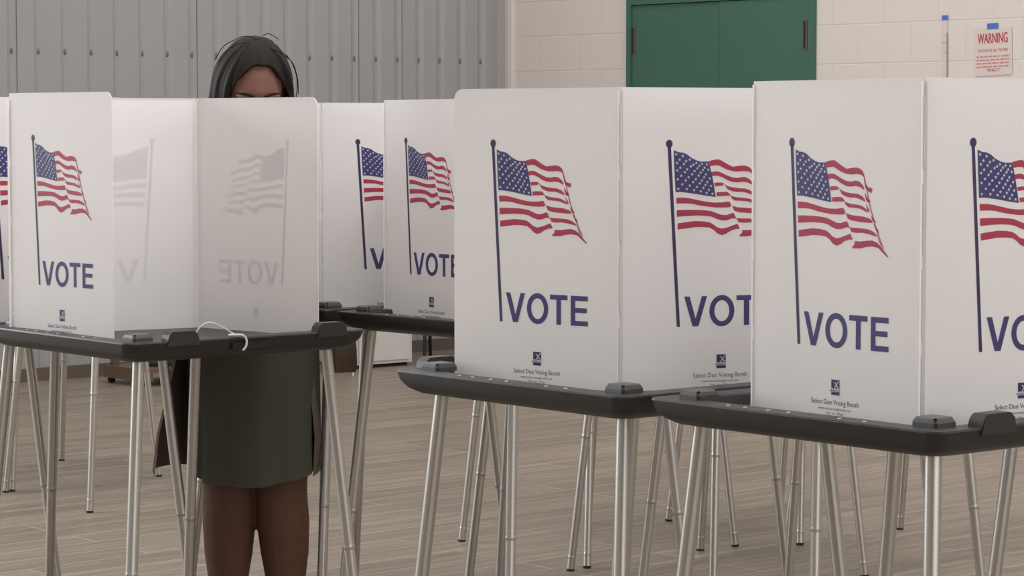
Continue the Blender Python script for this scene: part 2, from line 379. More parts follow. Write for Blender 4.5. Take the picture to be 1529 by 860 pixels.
# front pair
booths['T4'] = make_booth((.635, 3.77), 'nearest voting booth, at the right edge, two printed sides meeting above its black tray',
    chain_from((.638, 3.945), -130, -52.4, 28.2, 'second'), 'near', dz=(.005, .005, .006))
booths['T3'] = make_booth((.184, 4.27), 'voting booth front and centre, with a rounded top left panel corner and whole flag',
    chain_from((.193, 4.545), -39, 20, 92, 'first'), 'far', dz=(0, 0, 0))
# the booth the voter stands behind
booths['T1'] = make_booth((-.809, 5.33), 'voting booth open toward the camera, white cord on its tray, woman standing behind it',
    (((-.438, 5.758), (-.744, 6.020), (-1.144, 5.798)), (139.3, 209.0, -44.7)), 'near', dz=(-.003, -.003, .006), stretch=(1.04, 1.18, 1), leg_shift={'L': (0, .06, 0), 'B': (-.02, 0, 0)})
# second row
booths['T0'] = make_booth((-1.255, 5.83), 'voting booth cut by the left edge, a strip of flag beside the open booth',
    chain_from((-1.316, 5.99), -40, 17, 90, 'first'), 'far')
booths['T5'] = make_booth((-.472, 6.328), 'voting booth right behind the open booth, flag panel with brightest white top edge',
    chain_from((-.492, 6.578), -42, 12, 85, 'first'), 'far', dz=(-.008, -.008, -.008))
booths['T2'] = make_booth((.001, 5.819), 'voting booth half hidden behind the front centre booth, letters VOT showing',
    chain_from((-.322+PW*math.cos(R(-51.1)), 6.386+PW*math.sin(R(-51.1))), -128, -51.1, 30, 'second'), 'near', yaw=43.5, dz=(-.003, -.003, -.003))
# rows further back: legs show below the nearer trays
def back(nxy, label, style):
    if style == 'wing': ch = chain_from(rel(nxy, (.005, .27)), -40, 22, 92, 'first')
    else: ch = chain_from(rel(nxy, (.004, .20)), -129, -51, 29, 'second')
    return make_booth(nxy, label, ch, 'far' if style == 'wing' else 'near', dz=(-.003,)*3, group='booths seen only by their legs')
booths['T17'] = back((-1.685, 6.345), 'booth off the left edge, one slanting leg showing left of the open booth’s near leg', 'wing')
booths['T12'] = back((.280, 6.465), 'booth behind the front centre booth, its left leg slanting down beside that booth’s left leg', 'wing')
booths['T15'] = back((.722, 5.945), 'booth hidden behind the nearest booth, an upright leg under the middle of that tray', 'corner')
booths['T16'] = back((1.295, 4.406), 'booth beyond the right edge, one thick slanting leg showing in the bottom right corner', 'corner')
booths['T6'] = back((.246, 7.88), 'far booth whose thin legs stand on the floor below the front centre tray', 'wing')
booths['T7'] = back((.594, 7.317), 'far booth whose thin leg feet show right of the front centre booth’s twin legs', 'corner')
booths['T8'] = back((.960, 8.32), 'farthest booth on the right, thin leg feet between the nearest booth’s left and middle legs', 'wing')
booths['T9'] = back((1.309, 7.754), 'far booth whose thin leg feet show beside the nearest booth’s near corner leg', 'corner')
booths['T10'] = back((-1.494, 9.02), 'far booth whose thin legs stand left of the open booth’s near leg', 'corner')
booths['T11'] = back((-1.877, 9.557), 'farthest booth at left, its thin legs before the steel wall', 'wing')

# white cord loop tied round the rim of the open booth's tray
def bz(P, n=10):
    out = []
    for i in range(len(P)-1):
        p0 = Vector(P[max(i-1, 0)]); p1 = Vector(P[i]); p2 = Vector(P[i+1]); p3 = Vector(P[min(i+2, len(P)-1)])
        for k in range(n):
            t = k/n
            out.append(.5*((2*p1)+(p2-p0)*t+(2*p0-5*p1+4*p2-p3)*t*t+(-p0+3*p1-3*p2+p3)*t**3))
    return out+[Vector(P[-1])]
b = MB()
b.tube(bz([(-.052, .022, -.002), (-.053, .020, .010), (-.040, .014, .028), (-.018, .012, .033), (.012, .008, .020), (.034, .002, .006), (.048, -.001, .002)]), .0016, M_CORD, 8)
b.tube(bz([(.020, .004, .0045), (.034, .0, .0045), (.052, -.003, .003), (.060, -.006, -.006), (.059, -.007, -.020), (.052, -.005, -.030)]), .0026, M_CORD, 8)
b.tube(bz([(.022, .006, .003), (.036, .004, .004), (.050, .002, .002)]), .0030, M_CORD, 8)
n1 = (-.809, 5.33); ox, oy = rotv(.235, 0, AX)
co = link('cord_loop', b.mesh('cord_loop'), None, (n1[0]+ox, n1[1]+oy, ZR+.001), R(AX))
tag(co, 'thin white cord tied in a loop over the black rim of the open booth', 'cord')

# ------------------------------------------------------------------ room
COR = (-.06, 16.03); MA = 42.0
md = (math.cos(R(MA)), math.sin(R(MA))); bd = (math.sin(R(MA)), -math.cos(R(MA)))   # metal wall runs along md toward the corner, block wall runs along bd away from it
HC = 5.6
def wp(a, bb, z=0): return (COR[0]-md[0]*a+bd[0]*bb, COR[1]-md[1]*a+bd[1]*bb, z)
A, B = 19.0, 18.5
# floor
b = MB(); b.box((-A, -B, -.1), (0, 0, 0), floor_mat())
fl = link('floor', b.mesh('floor'), None, (COR[0], COR[1], 0), R(MA)); tag(fl, kind='structure')
b = MB(); b.box((-A, -B, HC), (0, 0, HC+.1), mat('ceiling_paint', (225, 223, 218), .8))
ce = link('ceiling', b.mesh('ceiling'), None, (COR[0], COR[1], 0), R(MA)); tag(ce, kind='structure')
# metal wall: local x toward the left from the corner, local y into the room (negative side of the room)
MET = metal_wall_mat()
b = MB(); per = .1672; xs = []
x = .142; prof = [(0, 0), (.02, 0)]
rivx = []
while x < A:
    prof += [(x, 0), (x+.024, -.013), (x+.042, -.013), (x+.066, 0)]
    rivx.append(x+.033); x += per
prof.append((A, 0))
v = []; f = []
for px, py in prof: v += [(-px, py, 0), (-px, py, HC)]
for i in range(len(prof)-1): f.append((2*i, 2*i+2, 2*i+3, 2*i+1))
# ribs stand back from the room: y positive is behind the wall face
v = [(x, -y, z) for x, y, z in v]
b.add(v, f, MET)
for i, rx in enumerate(rivx):
    if rx > 6: break
    b.loft([[(-rx+(.0065)*math.cos(k*math.pi/4), (.013-d), 1.783+.016*math.sin(k*math.pi/4)) for k in range(8)] for d in (0, .006)], M_SEAM, False, True)
for i in (4, 6, 13, 20):
    rx = rivx[i]-.030; b.box((-rx-.003, -.001, 0), (-rx, .012, HC), M_SEAM)
b.box((-A, .0135, 0), (0, .12, HC), MET)
wl = link('wall_left', b.mesh('wall_left'), None, (COR[0], COR[1], 0), R(MA)); tag(wl, kind='structure')
# painted block wall
b = MB(); BLK = block_mat()
b.box((0, -B, 0), (.2, 0, HC), BLK)
UVX = .365-.16
me = b.mesh('wall_right'); uv = me.uv_layers.new(name='UVMap')
for lp in me.loops:
    co_ = me.vertices[lp.vertex_index].co; uv.data[lp.index].uv = (-co_.y+UVX, co_.z-.0116)
wr = link('wall_right', me, None, (COR[0], COR[1], 0), R(MA)); tag(wr, kind='structure')
PLAIN = mat('plain_wall_paint', (205, 200, 192), .8)
b = MB(); b.box((-A, -B-.2, 0), (0, -B, HC), PLAIN); w = link('wall_front', b.mesh('wall_front'), None, (COR[0], COR[1], 0), R(MA)); tag(w, kind='structure')
b = MB(); b.box((-A-.2, -B, 0), (-A, 0, HC), PLAIN); w = link('wall_back', b.mesh('wall_back'), None, (COR[0], COR[1], 0), R(MA)); tag(w, kind='structure')
# corner post and pale strip
b = MB(); b.box((-.045, -.075, 0), (0, 0, HC), mat('grey_trim_paint', (190, 186, 182), .6)); b.box((-.02, -.105, 0), (0, -.075, HC), mat('pale_trim_paint', (228, 220, 214), .6))
w = link('trim_1', b.mesh('trim_1'), None, (COR[0], COR[1], 0), R(MA)); tag(w, kind='structure')
# dark base strip along the metal wall
b = MB(); b.box((-A, -.03, 0), (-.05, 0, .07), mat('dark_base_trim', (104, 92, 82), .7)); w = link('baseboard_left', b.mesh('baseboard_left'), None, (COR[0], COR[1], 0), R(MA)); tag(w, kind='structure')

# green sliding hatch on the block wall; local frame: x = out of the wall is -x, along wall = -y
def wall_child(): return None
h0, h1, hz0, hz1 = 1.135, 2.60, 1.02, 2.22
ht = empty('serving_hatch', wp(0, (h0+h1)/2, 1.0), R(MA), 'dark green sliding hatch in the pale block wall with two recessed handles', 'hatch')
half = (h1-h0)/2
b = MB(); t = .035
for lo, hi in (((-.03, -half, hz0-1), (0, -half+t, hz1-1)), ((-.03, half-t, hz0-1), (0, half, hz1-1)), ((-.03, -half+t, hz1-1-.125), (0, half-t, hz1-1)), ((-.03, -half+t, hz0-1), (0, half-t, hz0-1+t))): b.box(lo, hi, M_GREEN)
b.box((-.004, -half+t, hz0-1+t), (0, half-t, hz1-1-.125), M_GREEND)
link('hatch_frame', b.mesh('hatch_frame'), ht)
mid = -.012
for k, (y0, y1, xo) in enumerate(((mid+.004, half-t-.002, -.016), (-half+t+.002, mid-.004, -.022))):
    b = MB(); b.box((xo, y0, hz0-1+t+.002), (xo+.010, y1, hz1-1-.130), M_GREEN)
    d = link('sliding_door', b.mesh('sliding_door'), ht)
    yy = (half-t-.012) if k == 0 else (-half+t+.028)
    b = MB(); b.box((-.003, -.016, -.08), (.0, .016, .08), M_BROWN); b.box((-.0045, -.003, -.074), (-.003, .010, .074), M_RUBBER)
    link('handle', b.mesh('handle'), d, (xo, yy, .885))

# papers on the block wall
def on_wall(name, bb, z, rot, label, cat):
    p = wp(0, bb, z)
    o = empty(name, (p[0]-md[0]*.004, p[1]-md[1]*.004, z), 0, label, cat)
    # local x along the wall to the right, local z up, local -y toward the room
    o.rotation_euler = (0, rot, R(MA-90)); return o
def px_on_block(x):
    q = (x-764.5)/3800; t = (q*COR[1]-COR[0])/(bd[0]-q*bd[1]); return t, COR[1]+bd[1]*t
def zz(y, Y): return 1.371+(190.6-y)*Y/3800
def flat(o, name, x0, x1, z0, z1, y, m, parts=()):
    b = MB(); b.add([(x0, y, z0), (x1, y, z0), (x1, y, z1), (x0, y, z1)], [(0, 1, 2, 3)], m)
    for fn in parts: fn(b)
    me = bpy.data.meshes.new(name); me.from_pydata(b.v, [], b.f)
    for m_ in b.mats: me.materials.append(m_)
    for p, k in zip(me.polygons, b.m): p.material_index = k
    return link(name, me, o)
t0, Y0 = px_on_block(1453.5); t1, Y1 = px_on_block(1509); tm, Ym = px_on_block(1481)
W = t1-t0; zt = zz(42.5, Ym); zb = zz(113, Ym)
ws = on_wall('warning_notice', tm, (zt+zb)/2, R(-1.6), 'white paper notice headed WARNING in red, held up by blue tape', 'notice')
H = zt-zb
def warn(b):
    v, f = fit_text('WARNING', W*.80, .052)
    v2 = [(x-W*.40-.004, -.0008, z+H/2-.078) for x, z in v]; b.add(v2, f, M_PRED)
    b.add([(x+.002, y-.0001, z) for x, y, z in v2], f, M_PRED)
    v, f = fit_text('NOTICE OF ALL VOTERS', W*.78, .014); b.add([(x-W*.39, -.0008, z+H/2-.122) for x, z in v], f, M_PRED)
    random.seed(3)
    for r in range(4):
        x = -W*.45
        while x < W*.43:
            l = random.uniform(.010, .034); b.add([(x, -.0008, H/2-.150-r*.0175), (min(x+l, W*.44), -.0008, H/2-.150-r*.0175), (min(x+l, W*.44), -.0008, H/2-.143-r*.0175), (x, -.0008, H/2-.143-r*.0175)], [(0, 1, 2, 3)], M_PREDL); x += l+.006
    v, f = fit_text('PENALTY', W*.33, .016); b.add([(x-W*.16, -.0008, z-H/2+.020) for x, z in v], f, M_PRED)
flat(ws, 'paper_sheet', -W/2, W/2, -H/2, H/2, 0, M_PAPER, (warn,))
o = flat(ws, 'tape_strip', -.036, .034, H/2-.006, H/2+.024, -.0016, M_TAPE); tag(o, 'blue tape strip')
tm, Ym = px_on_block(1409); zt = zz(30, Ym); zb = zz(128, Ym)
ps = on_wall('paper_strip', tm, (zt+zb)/2, R(-.6), 'narrow pale paper strip hanging from a square of blue tape beside the notice', 'paper')
H = zt-zb
def strip(b):
    for z0, z1 in ((.055, .048), (.09, .087), (.0, -.004)): b.add([(-.018, -.0008, z0), (.014, -.0008, z0), (.014, -.0008, z1), (-.018, -.0008, z1)], [(0, 1, 2, 3)], mat('pale_grey_print', (200, 190, 182), .8))
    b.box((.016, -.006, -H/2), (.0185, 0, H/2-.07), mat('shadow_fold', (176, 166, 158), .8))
flat(ps, 'paper_sheet', -.018, .018, -H/2, H/2, 0, M_PAPER, (strip,))
o = flat(ps, 'tape_strip', -.019, .021, H/2-.004, H/2+.021, -.0016, M_TAPE); tag(o, 'blue tape strip')

# things along the foot of the metal wall
def px_floor(x, y): 
    th = math.atan2(239.4, 3800); u = (x-764.5)/3800; v_ = -(y-430)/3800
    d = Vector((u, math.cos(th)+v_*math.sin(th), -math.sin(th)+v_*math.cos(th))); t = -1.371/d.z
    return d.x*t, d.y*t
pa = px_floor(532, 551); pb = px_floor(615, 545)
L = math.hypot(pb[0]-pa[0], pb[1]-pa[1]); ang = math.atan2(pb[1]-pa[1], pb[0]-pa[0])
cb = empty('white_cabinet', (pa[0], pa[1], 0), ang, 'low white metal cabinet standing against the grey steel wall behind the booths', 'cabinet')
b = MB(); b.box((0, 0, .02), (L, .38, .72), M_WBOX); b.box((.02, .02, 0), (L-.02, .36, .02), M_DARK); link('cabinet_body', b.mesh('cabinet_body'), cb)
b = MB(); b.box((.012, -.012, .04), (L-.03, 0, .70), M_WBOX); d = link('door', b.mesh('door'), cb)
b = MB(); b.box((L-.10, -.025, .52), (L-.085, -.012, .62), M_ALU); link('handle', b.mesh('handle'), d)
# folding chair by the wall, one leg showing
def chair(loc, rz, label, frame, seatm):
    t = empty('folding_chair', loc, rz, label, 'chair')
    b = MB(); b.box((-.2, -.2, .43), (.2, .2, .455), seatm); s_ = sharp(b.mesh('seat')); link('seat', s_, t)
    b = MB(); b.box((-.2, .19, .62), (.2, .215, .82), seatm); link('backrest', b.mesh('backrest'), t)
    for sx in (-1, 1):
        b = MB(); b.tube([(sx*.21, -.19, 0), (sx*.21, -.10, .45), (sx*.21, .2, .84)], .011, frame, 10); link('leg', sharp(b.mesh('leg'), 40), t)
        b = MB(); b.tube([(sx*.19, .22, 0), (sx*.19, .02, .44)], .011, frame, 10); link('leg', sharp(b.mesh('leg'), 40), t)
    return t
pc = px_floor(527, 562)
chair((pc[0]-.21, pc[1]+.19, 0), R(0), 'folding chair with bright metal legs far behind the woman’s left side', M_ALU, M_BLACK)
pc = px_floor(634, 546)
chair((pc[0]+.21, pc[1]+.19, 0), R(0), 'black folding chair at the grey steel wall, right of the white cabinet', M_RUBBER, M_BLACK)
# low wooden dolly with a post and a dark bag on it
p0 = px_floor(155, 571); p1 = px_floor(217, 579)
dl = empty('wooden_dolly', (p0[0], p0[1], 0), math.atan2(p1[1]-p0[1], p1[0]-p0[0]), 'low brown wooden dolly with an upright post on the floor by the steel wall', 'dolly')
L = math.hypot(p1[0]-p0[0], p1[1]-p0[1])
b = MB(); b.box((0, 0, .03), (L, .05, .075), M_WOOD); b.box((0, .35, .03), (L, .40, .075), M_WOOD)
for k in range(5): b.box((k*(L-.08)/4, 0, .075), (k*(L-.08)/4+.08, .40, .095), M_WOOD)
link('deck', b.mesh('deck'), dl)
for x_ in (.03, L-.03):
    for y_ in (.03, .37):
        b = MB(); b.tube([(x_-.012, y_, .018), (x_+.012, y_, .018)], .018, M_RUBBER, 12); link('wheel', sharp(b.mesh('wheel'), 40), dl)
b = MB(); b.box((.035, .02, .075), (.065, .06, .62), mat('dark_post_paint', (92, 86, 80), .6)); link('post', b.mesh('post'), dl)
# bag as a slumped shape
def blob(rings, m, n=16):
    b = MB(); rr = []
    for z, rx, ry, ox_ in rings: rr.append([(ox_+rx*math.cos(2*math.pi*k/n)*(1+.06*math.sin(3*k)), ry*math.sin(2*math.pi*k/n), z) for k in range(n)])
    b.loft(rr, m); return b
bx_, by_ = rotv(.20, .2, math.degrees(math.atan2(p1[1]-p0[1], p1[0]-p0[0])))
bg = link('cloth_bag', blob([(0, .10, .09, 0), (.02, .125, .11, 0), (.06, .115, .10, .01), (.10, .07, .07, .03), (.125, .025, .03, .04)], mat('dark_grey_cloth', (70, 68, 66), .9)).mesh('cloth_bag'), None, (p0[0]+bx_, p0[1]+by_, .0955), 0)
tag(bg, 'slumped dark grey cloth bag lying on the wooden dolly', 'bag')

# ------------------------------------------------------------------ the voter
PX, PY = -.645, 6.36
pr = empty('person', (PX, PY, 0), 0, 'woman with dark hair in olive skirt and long brown cardigan, head bowed behind open booth', 'person')
def skin_chain(joints, edges, root=0, sub=2):
    me = bpy.data.meshes.new('body_rig'); me.from_pydata([j[0] for j in joints], edges, [])
    o = bpy.data.objects.new('body_rig', me); C.objects.link(o)
    md_ = o.modifiers.new('Skin', 'SKIN'); md_.use_smooth_shade = True
    for i, j in enumerate(joints):
        r = j[1]; me.skin_vertices[0].data[i].radius = (r, r) if not hasattr(r, '__len__') else r
        me.skin_vertices[0].data[i].use_root = (i == root)
    s_ = o.modifiers.new('Sub', 'SUBSURF'); s_.levels = sub; s_.render_levels = sub
    dg = bpy.context.evaluated_depsgraph_get(); dg.update()
    out = bpy.data.meshes.new_from_object(o.evaluated_get(dg)); bpy.data.objects.remove(o)
    return out
body = bmesh.new()
def absorb(me, mtx=None):
    k = len(body.verts); body.from_mesh(me)
    if mtx:
        body.verts.ensure_lookup_table()
        for v in body.verts[k:]: v.co = mtx @ v.co
    bpy.data.meshes.remove(me)
def limb(pts, rad, n=20):
    q = MB(); q.tube(bz(pts, 6), [r for i in range(len(rad)-1) for r in [rad[i]+(rad[i+1]-rad[i])*k/6 for k in range(6)]]+[rad[-1]], M_SKIN, n); absorb(q.mesh('t'))
q = MB(); rings = []
for z, rx, ry, oy in ((.80, .06, .06, 0), (.83, .13, .095, .004), (.90, .150, .108, .006), (.98, .140, .100, .002), (1.08, .112, .086, 0), (1.16, .118, .090, -.003), (1.24, .130, .092, -.002), (1.29, .120, .070, .004), (1.33, .075, .052, .004), (1.36, .045, .045, -.006)):
    rings.append([(rx*math.cos(2*math.pi*k/36), oy+ry*math.sin(2*math.pi*k/36), z) for k in range(36)])
q.loft(rings, M_SKIN); absorb(q.mesh('t'))
limb([(0, -.002, 1.31), (.003, -.02, 1.37), (.008, -.055, 1.43), (.008, -.065, 1.46)], [.050, .045, .046, .048])
for sx in (-1, 1):
    limb([(sx*.072, .0, .90), (sx*.072, -.004, .74), (sx*.070, -.010, .56), (sx*.066, -.012, .47), (sx*.068, .004, .38), (sx*.071, .014, .30), (sx*.073, .016, .20), (sx*.074, .018, .10), (sx*.074, .020, .05)], [.082, .078, .067, .065, .067, .061, .046, .034, .036])
    limb([(sx*.074, .035, .035), (sx*.076, -.02, .040), (sx*.080, -.08, .030), (sx*.084, -.14, .020)], [.034, .036, .032, .020])
ARMP = {-1: [(-.118, 0, 1.285), (-.150, -.015, 1.17), (-.158, -.01, 1.06), (-.110, -.08, 1.010), (-.060, -.130, .985), (-.040, -.148, .975)],
        1: [(.095, -.01, 1.285), (.102, -.05, 1.17), (.100, -.05, 1.06), (.096, -.11, 1.010), (.092, -.15, .985), (.090, -.168, .975)]}
for sx in (-1, 1): limb(ARMP[sx], [.050, .044, .038, .036, .028, .026])
# hands: palm and five fingers each
for sx in (-1, 1):
    w_ = Vector((-.040, -.145, .975)) if sx < 0 else Vector((.090, -.165, .975))
    absorb(skin_chain([(tuple(w_), (.020, .015)), (tuple(w_+Vector((-sx*.012, -.045, -.012))), (.034, .014)), (tuple(w_+Vector((-sx*.016, -.075, -.018))), (.036, .012))], [(0, 1), (1, 2)], 0))
    for k, (ln, off) in enumerate(((.062, .030), (.070, .011), (.066, -.009), (.050, -.027))):
        base = w_+Vector((-sx*.014+off, -.070, -.017))
        absorb(skin_chain([(tuple(base), .0092), (tuple(base+Vector((off*.15, -ln*.45, -.006))), .0085), (tuple(base+Vector((off*.2, -ln*.78, -.022))), .0078), (tuple(base+Vector((off*.2, -ln*.92, -.034))), .0065)], [(0, 1), (1, 2), (2, 3)], 0))
    tb = w_+Vector((-sx*.036, -.030, -.010))
    absorb(skin_chain([(tuple(tb), .012), (tuple(tb+Vector((-sx*.026, -.022, -.006))), .0098), (tuple(tb+Vector((-sx*.034, -.050, -.014))), .008)], [(0, 1), (1, 2)], 0))
# head in its own frame: origin at skull centre, face toward -y, then tilted
HEAD = Matrix.Translation((.008, -.075, 1.478)) @ Matrix.Rotation(R(15), 4, 'Z') @ Matrix.Rotation(R(26), 4, 'X')
hm = bmesh.new(); bmesh.ops.create_uvsphere(hm, u_segments=40, v_segments=28, radius=1)
for v in hm.verts:
    x, y, z = v.co
    X = x*.073; Yy = y*.094; Z = z*.108
    if z < 0:
        t = -z; X *= 1-.34*t**1.6; Yy = Yy*(1-.22*t) - .016*t; Z *= 1.12
    if y < -.2 and -.35 < z < .05 and abs(x) < .75: Yy += .004*(1-abs(abs(x)-.38)/.38) if abs(x) < .76 else 0    # eye hollows
    if y < 0 and .05 < z < .3: Yy -= .003*(1-abs(x))
    v.co = (X, Yy, Z)
tm_ = bpy.data.meshes.new('t'); hm.to_mesh(tm_); hm.free(); absorb(tm_, HEAD)
def ell(c, r, rot=None):
    e = bmesh.new(); bmesh.ops.create_uvsphere(e, u_segments=16, v_segments=12, radius=1)
    for v in e.verts: v.co = Vector((v.co.x*r[0], v.co.y*r[1], v.co.z*r[2]))+Vector(c)
    m_ = bpy.data.meshes.new('t'); e.to_mesh(m_); e.free(); absorb(m_, HEAD)
ell((0, -.098, -.036), (.012, .014, .026)); ell((0, -.104, -.048), (.017, .014, .011))           # nose
ell((0, -.094, -.074), (.024, .012, .0065)); ell((0, -.092, -.084), (.021, .012, .007))         # lips
ell((0, -.084, -.108), (.022, .018, .016)); ell((-.074, .004, -.022), (.010, .018, .030)); ell((.074, .004, -.022), (.010, .018, .030))
ell((-.031, -.080, .006), (.026, .012, .008)); ell((.031, -.080, .006), (.026, .012, .008))     # brow ridge
tm_ = bpy.data.meshes.new('body'); body.to_mesh(tm_); body.free()
o = bpy.data.objects.new('rig', tm_); C.objects.link(o)
rm = o.modifiers.new('R', 'REMESH'); rm.mode = 'VOXEL'; rm.voxel_size = .0052; rm.use_smooth_shade = True
sm = o.modifiers.new('S', 'SMOOTH'); sm.factor = .5; sm.iterations = 3
dg = bpy.context.evaluated_depsgraph_get(); dg.update()
bme = bpy.data.meshes.new_from_object(o.evaluated_get(dg)); bpy.data.objects.remove(o)
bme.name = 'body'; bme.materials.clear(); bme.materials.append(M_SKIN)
M_LEG = mat('shaded_leg_skin', (98, 68, 55), .6, spec=.25, noise=.06, nscale=40); bme.materials.append(M_LEG)  # leg skin in a darker tone, dimmer light low down painted in
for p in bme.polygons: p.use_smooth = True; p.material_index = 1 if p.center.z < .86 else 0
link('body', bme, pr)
# eyes (lids lowered) and eyebrows
for sx in (-1, 1):
    b = MB(); c = HEAD @ Vector((sx*.031, -.0855, -.018))
    e = bmesh.new(); bmesh.ops.create_uvsphere(e, u_segments=14, v_segments=10, radius=.0105)
    m_ = bpy.data.meshes.new('eye'); e.to_mesh(m_); e.free(); m_.materials.append(M_IRIS); 
    link('eye', m_, pr, c)
    b = MB(); pts = [HEAD @ Vector((sx*x_, y_, z_)) for x_, y_, z_ in ((.012, -.0935, .008), (.024, -.0925, .0135), (.038, -.0865, .0145), (.052, -.0755, .008))]
    b.tube(bz([tuple(p) for p in pts], 5), .0032, M_HAIR, 8); link('eyebrow', b.mesh('eyebrow'), pr)
# hair: cap that leaves the face free and falls to the shoulders
def hair_mesh():
    n = 120; rows = 26; cols = []; fc = .05; fw = .90
    RX, RY, RZ = .087, .109, .121
    isface = []
    for i in range(n):
        th = 2*math.pi*i/n          # 0 = front, + toward the wearer's left
        dx, dy = math.sin(th), -math.cos(th)
        a = (th+math.pi) % (2*math.pi)-math.pi
        lump = .0025*math.sin(7*th+.6)+.002*math.sin(13*th)+.0016*math.sin(37*th)+.001*math.sin(23*th+1)
        face = abs(a-fc) < fw; isface.append(face); col = []
        u = (a-fc)/fw
        hl = .086-.072*abs(u)**3.2          # hairline height, arching over the forehead
        for r in range(rows+1):
            t = r/rows; drop = 0
            if face:
                ph1 = math.acos(max(-1, min(1, hl/RZ))); ph = ph1*t
                cap = Vector((dx*(RX+lump)*math.sin(ph), dy*(RY+lump)*math.sin(ph), RZ*math.cos(ph)))
            else:
                k = .55; ph = min(1, t/k)*math.pi*.53
                fl = 1+.15*min(1, t/k)
                cap = Vector((dx*(RX+lump)*math.sin(ph)*fl, dy*(RY+lump)*math.sin(ph), RZ*math.cos(ph)))
                if t > k: drop = (t-k)/(1-k)
            p = HEAD @ cap
            if drop: p += Vector((dx*.012*math.sin(drop*3), .03*drop if dy < 0 else -.01*drop, -.20*drop))
            col.append(tuple(p))
        cols.append(col)
    v = [p for c in cols for p in c]; f = []; k = rows+1
    for i in range(n):
        j = (i+1) % n
        for r in range(rows):
            if isface[i] != isface[j] and r >= rows*.55: continue
            f.append((i*k+r, j*k+r, j*k+r+1, i*k+r+1))
    me = bpy.data.meshes.new('h'); me.from_pydata(v, [], f)
    bm = bmesh.new(); bm.from_mesh(me); bmesh.ops.remove_doubles(bm, verts=bm.verts, dist=.0006); bmesh.ops.recalc_face_normals(bm, faces=bm.faces); bm.to_mesh(me); bm.free()
    o = bpy.data.objects.new('h', me); C.objects.link(o)
    so = o.modifiers.new('So', 'SOLIDIFY'); so.thickness = .010; so.offset = -1
    su = o.modifiers.new('Su', 'SUBSURF'); su.levels = 1; su.render_levels = 1
    dg = bpy.context.evaluated_depsgraph_get(); dg.update()
    out = bpy.data.meshes.new_from_object(o.evaluated_get(dg)); bpy.data.objects.remove(o)
    # loose strands lifting off the crown and along the side
    b = MB()
    for pts in ([(-.02, -.02, .119), (-.045, -.02, .118), (-.072, -.02, .100), (-.092, -.02, .066)], [(.0, .0, .120), (-.018, .0, .128), (-.040, .0, .126)],
                [(.03, -.03, .110), (.070, -.03, .092), (.094, -.03, .055), (.104, -.03, .010), (.102, -.03, -.045)], [(.05, -.03, .102), (.086, -.03, .074), (.103, -.03, .030), (.108, -.03, -.012)],
                [(-.03, .03, .114), (-.074, .03, .088), (-.094, .03, .05)], [(.0, .0, .120), (.018, .0, .125), (.042, .0, .114)], [(.02, .03, .116), (.035, .03, .122), (.06, .03, .108)]):
        b.tube(bz([tuple(HEAD @ Vector(p)) for p in pts], 6), .0011, M_HAIR, 5)
    s_ = b.mesh('s')
    bm = bmesh.new(); bm.from_mesh(out); bm.from_mesh(s_); out2 = bpy.data.meshes.new('hair'); bm.to_mesh(out2); bm.free()
    out2.materials.append(M_HAIR)
    for p in out2.polygons: p.use_smooth = True; p.material_index = 0
    return out2
link('hair', hair_mesh(), pr)
# skirt: flared, gently folded, front hem dipping
b = MB(); n = 64; rings = []
for z, rx, ry in ((1.02, .132, .105), (.96, .150, .118), (.85, .163, .128), (.70, .161, .128), (.58, .158, .128), (.503, .160, .128)):
    ring = []
    q = max(0, (.95-z)/.46)
    for k in range(n):
        a = 2*math.pi*k/n; fo = 1+q*.055*math.sin(8*a+.5)+q*.025*math.sin(13*a)
        dz_ = q*(.010*math.cos(2*a)+ (-.010 if math.sin(a) < 0 else .0))
        ring.append((-.006*(1-q)-.002*q+rx*math.cos(a)*fo, ry*math.sin(a)*fo, z+((dz_+q*.010*max(0, math.cos(a))) if z < .6 else 0)))
    rings.append(ring)
b.loft(rings, M_SKIRT, False, False)
link('skirt', b.mesh('skirt'), pr)
# blouse under the cardigan
b = MB(); rings = []
for z, rx, ry in ((1.0, .146, .108), (1.08, .122, .098), (1.2, .137, .100), (1.28, .128, .08), (1.33, .09, .075), (1.345, .07, .066)):
    rings.append([(rx*math.cos(2*math.pi*k/40), ry*math.sin(2*math.pi*k/40), z) for k in range(40)])
b.loft(rings, M_RUBBER, False, False); link('blouse', b.mesh('blouse'), pr)
# cardigan: open at the front, long, with sleeves
b = MB(); rings = []
m_ = 44
for z, rx, ry, op in ((1.345, .072, .068, 50), (1.315, .118, .080, 40), (1.25, .145, .108, 34), (1.1, .140, .112, 42), (.95, .158, .125, 55), (.80, .180, .138, 64), (.70, .190, .145, 70), (.60, .205, .150, 74), (.505, .208, .152, 76)):
    ring = []
    for k in range(m_+1):
        a = R(-90+op+(360-2*op)*k/m_); fo = 1+.05*max(0, (1-z))*math.sin(9*a)
        ring.append((-.085*max(0, 1.1-z)+rx*math.cos(a)*fo, ry*math.sin(a)*fo, z+.02*max(0, .6-z)*5*math.sin(3*a)))
    rings.append(ring)
b.loft(rings, M_CARD, False, False, closed=False)
for sx in (-1, 1):
    b.tube(bz(ARMP[sx][:5], 5), [.058]*11+[.050]*5+[.040]*5, M_CARD, 16)
link('cardigan', b.mesh('cardigan'), pr)
for sx in (-1, 1):
    b = MB(); rings = []
    for t, w_, h_ in ((-.16, .012, .018), (-.14, .034, .034), (-.08, .042, .05), (-.02, .036, .062), (.03, .036, .075), (.055, .030, .07), (.062, .018, .05)):
        rings.append([(sx*(.078+(.010 if t < 0 else 0))+w_*math.cos(2*math.pi*k/16), t, max(.0, h_*.5+h_*.5*math.sin(2*math.pi*k/16))) for k in range(16)])
    b.loft(rings, M_SHOE); link('shoe', b.mesh('shoe'), pr)
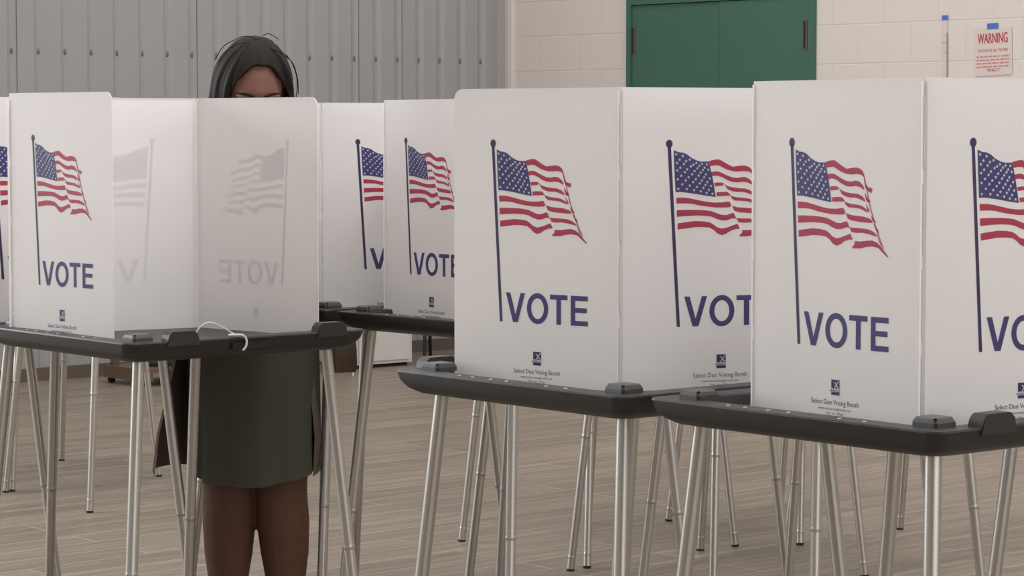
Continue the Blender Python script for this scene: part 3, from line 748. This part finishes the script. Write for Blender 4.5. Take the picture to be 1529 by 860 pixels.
# handbag at her side
hbx = empty('handbag', (PX+.218, PY+.03, .757), R(20), 'small dark brown handbag hanging at the woman’s side behind the tray’s right end', 'bag')
b = MB(); q = lambda sx, sy, z: [(sx*c_*.052, sy*d_*.085, z) for c_, d_ in ((-1, -.7), (-.85, -1), (.85, -1), (1, -.7), (1, .7), (.85, 1), (-.85, 1), (-1, .7))]
b.loft([q(.56, .30, 0), q(.62, .36, .010), q(.60, .33, .06), q(.56, .22, .098), q(.52, .16, .102)], M_CARD); link('bag_body', sharp(b.mesh('bag_body'), 40), hbx)
b = MB(); b.tube(bz([(.03, 0, .095), (.0, -.005, .12), (-.05, -.01, .135), (-.105, -.0, .20)], 6), .005, M_CARD, 8); link('strap', b.mesh('strap'), hbx)

# ------------------------------------------------------------------ lights
def area(name, loc, size, power, col=(1, .97, .93), rot=(0, 0, 0)):
    l = bpy.data.lights.new(name, 'AREA'); l.shape = 'RECTANGLE'; l.size = size[0]; l.size_y = size[1]; l.energy = power; l.color = col
    o = bpy.data.objects.new(name, l); C.objects.link(o); o.location = loc; o.rotation_euler = rot; return o
PWR = {2.2: 1.5, 6.5: 1.35, 10.8: .36, 15.2: .25}; PWB = {2.4: 1.3, 6.8: 1.15, 11.2: .85, 15.6: .7}
for a in (2.2, 6.5, 10.8, 15.2):
    for bb in (2.4, 6.8, 11.2, 15.6):
        p = wp(a, bb, HC-.06)
        area('ceiling_light', p, (2.0, .6), 36*PWR[a]*PWB[bb], (.975, .985, 1.02), (0, 0, R(MA)))
# added fill lamps behind the camera, lighting the panels from the front
p = wp(18.8, 9, 2.6); area('added_front_fill', p, (9, 3), 12, (.97, .985, 1.03), (R(90), 0, R(MA-90)))
p = wp(8, 18.3, 2.2); area('added_front_fill', p, (10, 3.4), 215, (.97, .985, 1.03), (R(90), 0, R(MA)))
p = wp(11.5, .35, 2.5); area('added_side_fill', p, (8, 3), 460, (.95, .985, 1.05), (R(-90), 0, R(MA)))  # added lamp out of view, lights the backs of the translucent panels
area('added_overhead_fill', (-.75, 4.75, 4.9), (1.2, .5), 26, (.975, .985, 1.02), (0, 0, R(MA)))  # two added overhead lamps, brightening the open booth and the back row
area('added_overhead_fill', (.55, 4.3, 4.6), (1.6, .6), 62, (.975, .985, 1.02), (0, 0, R(MA)))
w = bpy.data.worlds.new('World'); sc.world = w; w.use_nodes = True
w.node_tree.nodes['Background'].inputs['Color'].default_value = (.9, .95, 1, 1); w.node_tree.nodes['Background'].inputs['Strength'].default_value = .3

# ------------------------------------------------------------------ camera
cam = bpy.data.cameras.new('Camera'); co = bpy.data.objects.new('Camera', cam); C.objects.link(co)
cam.sensor_width = 36; cam.lens = 36*3800/1529; cam.clip_end = 200
co.location = (0, 0, 1.371); co.rotation_euler = (R(90-3.605), 0, 0)
sc.camera = co
sc.view_settings.view_transform = 'Standard'; sc.view_settings.look = 'None'; sc.view_settings.exposure = 0; sc.view_settings.gamma = 1
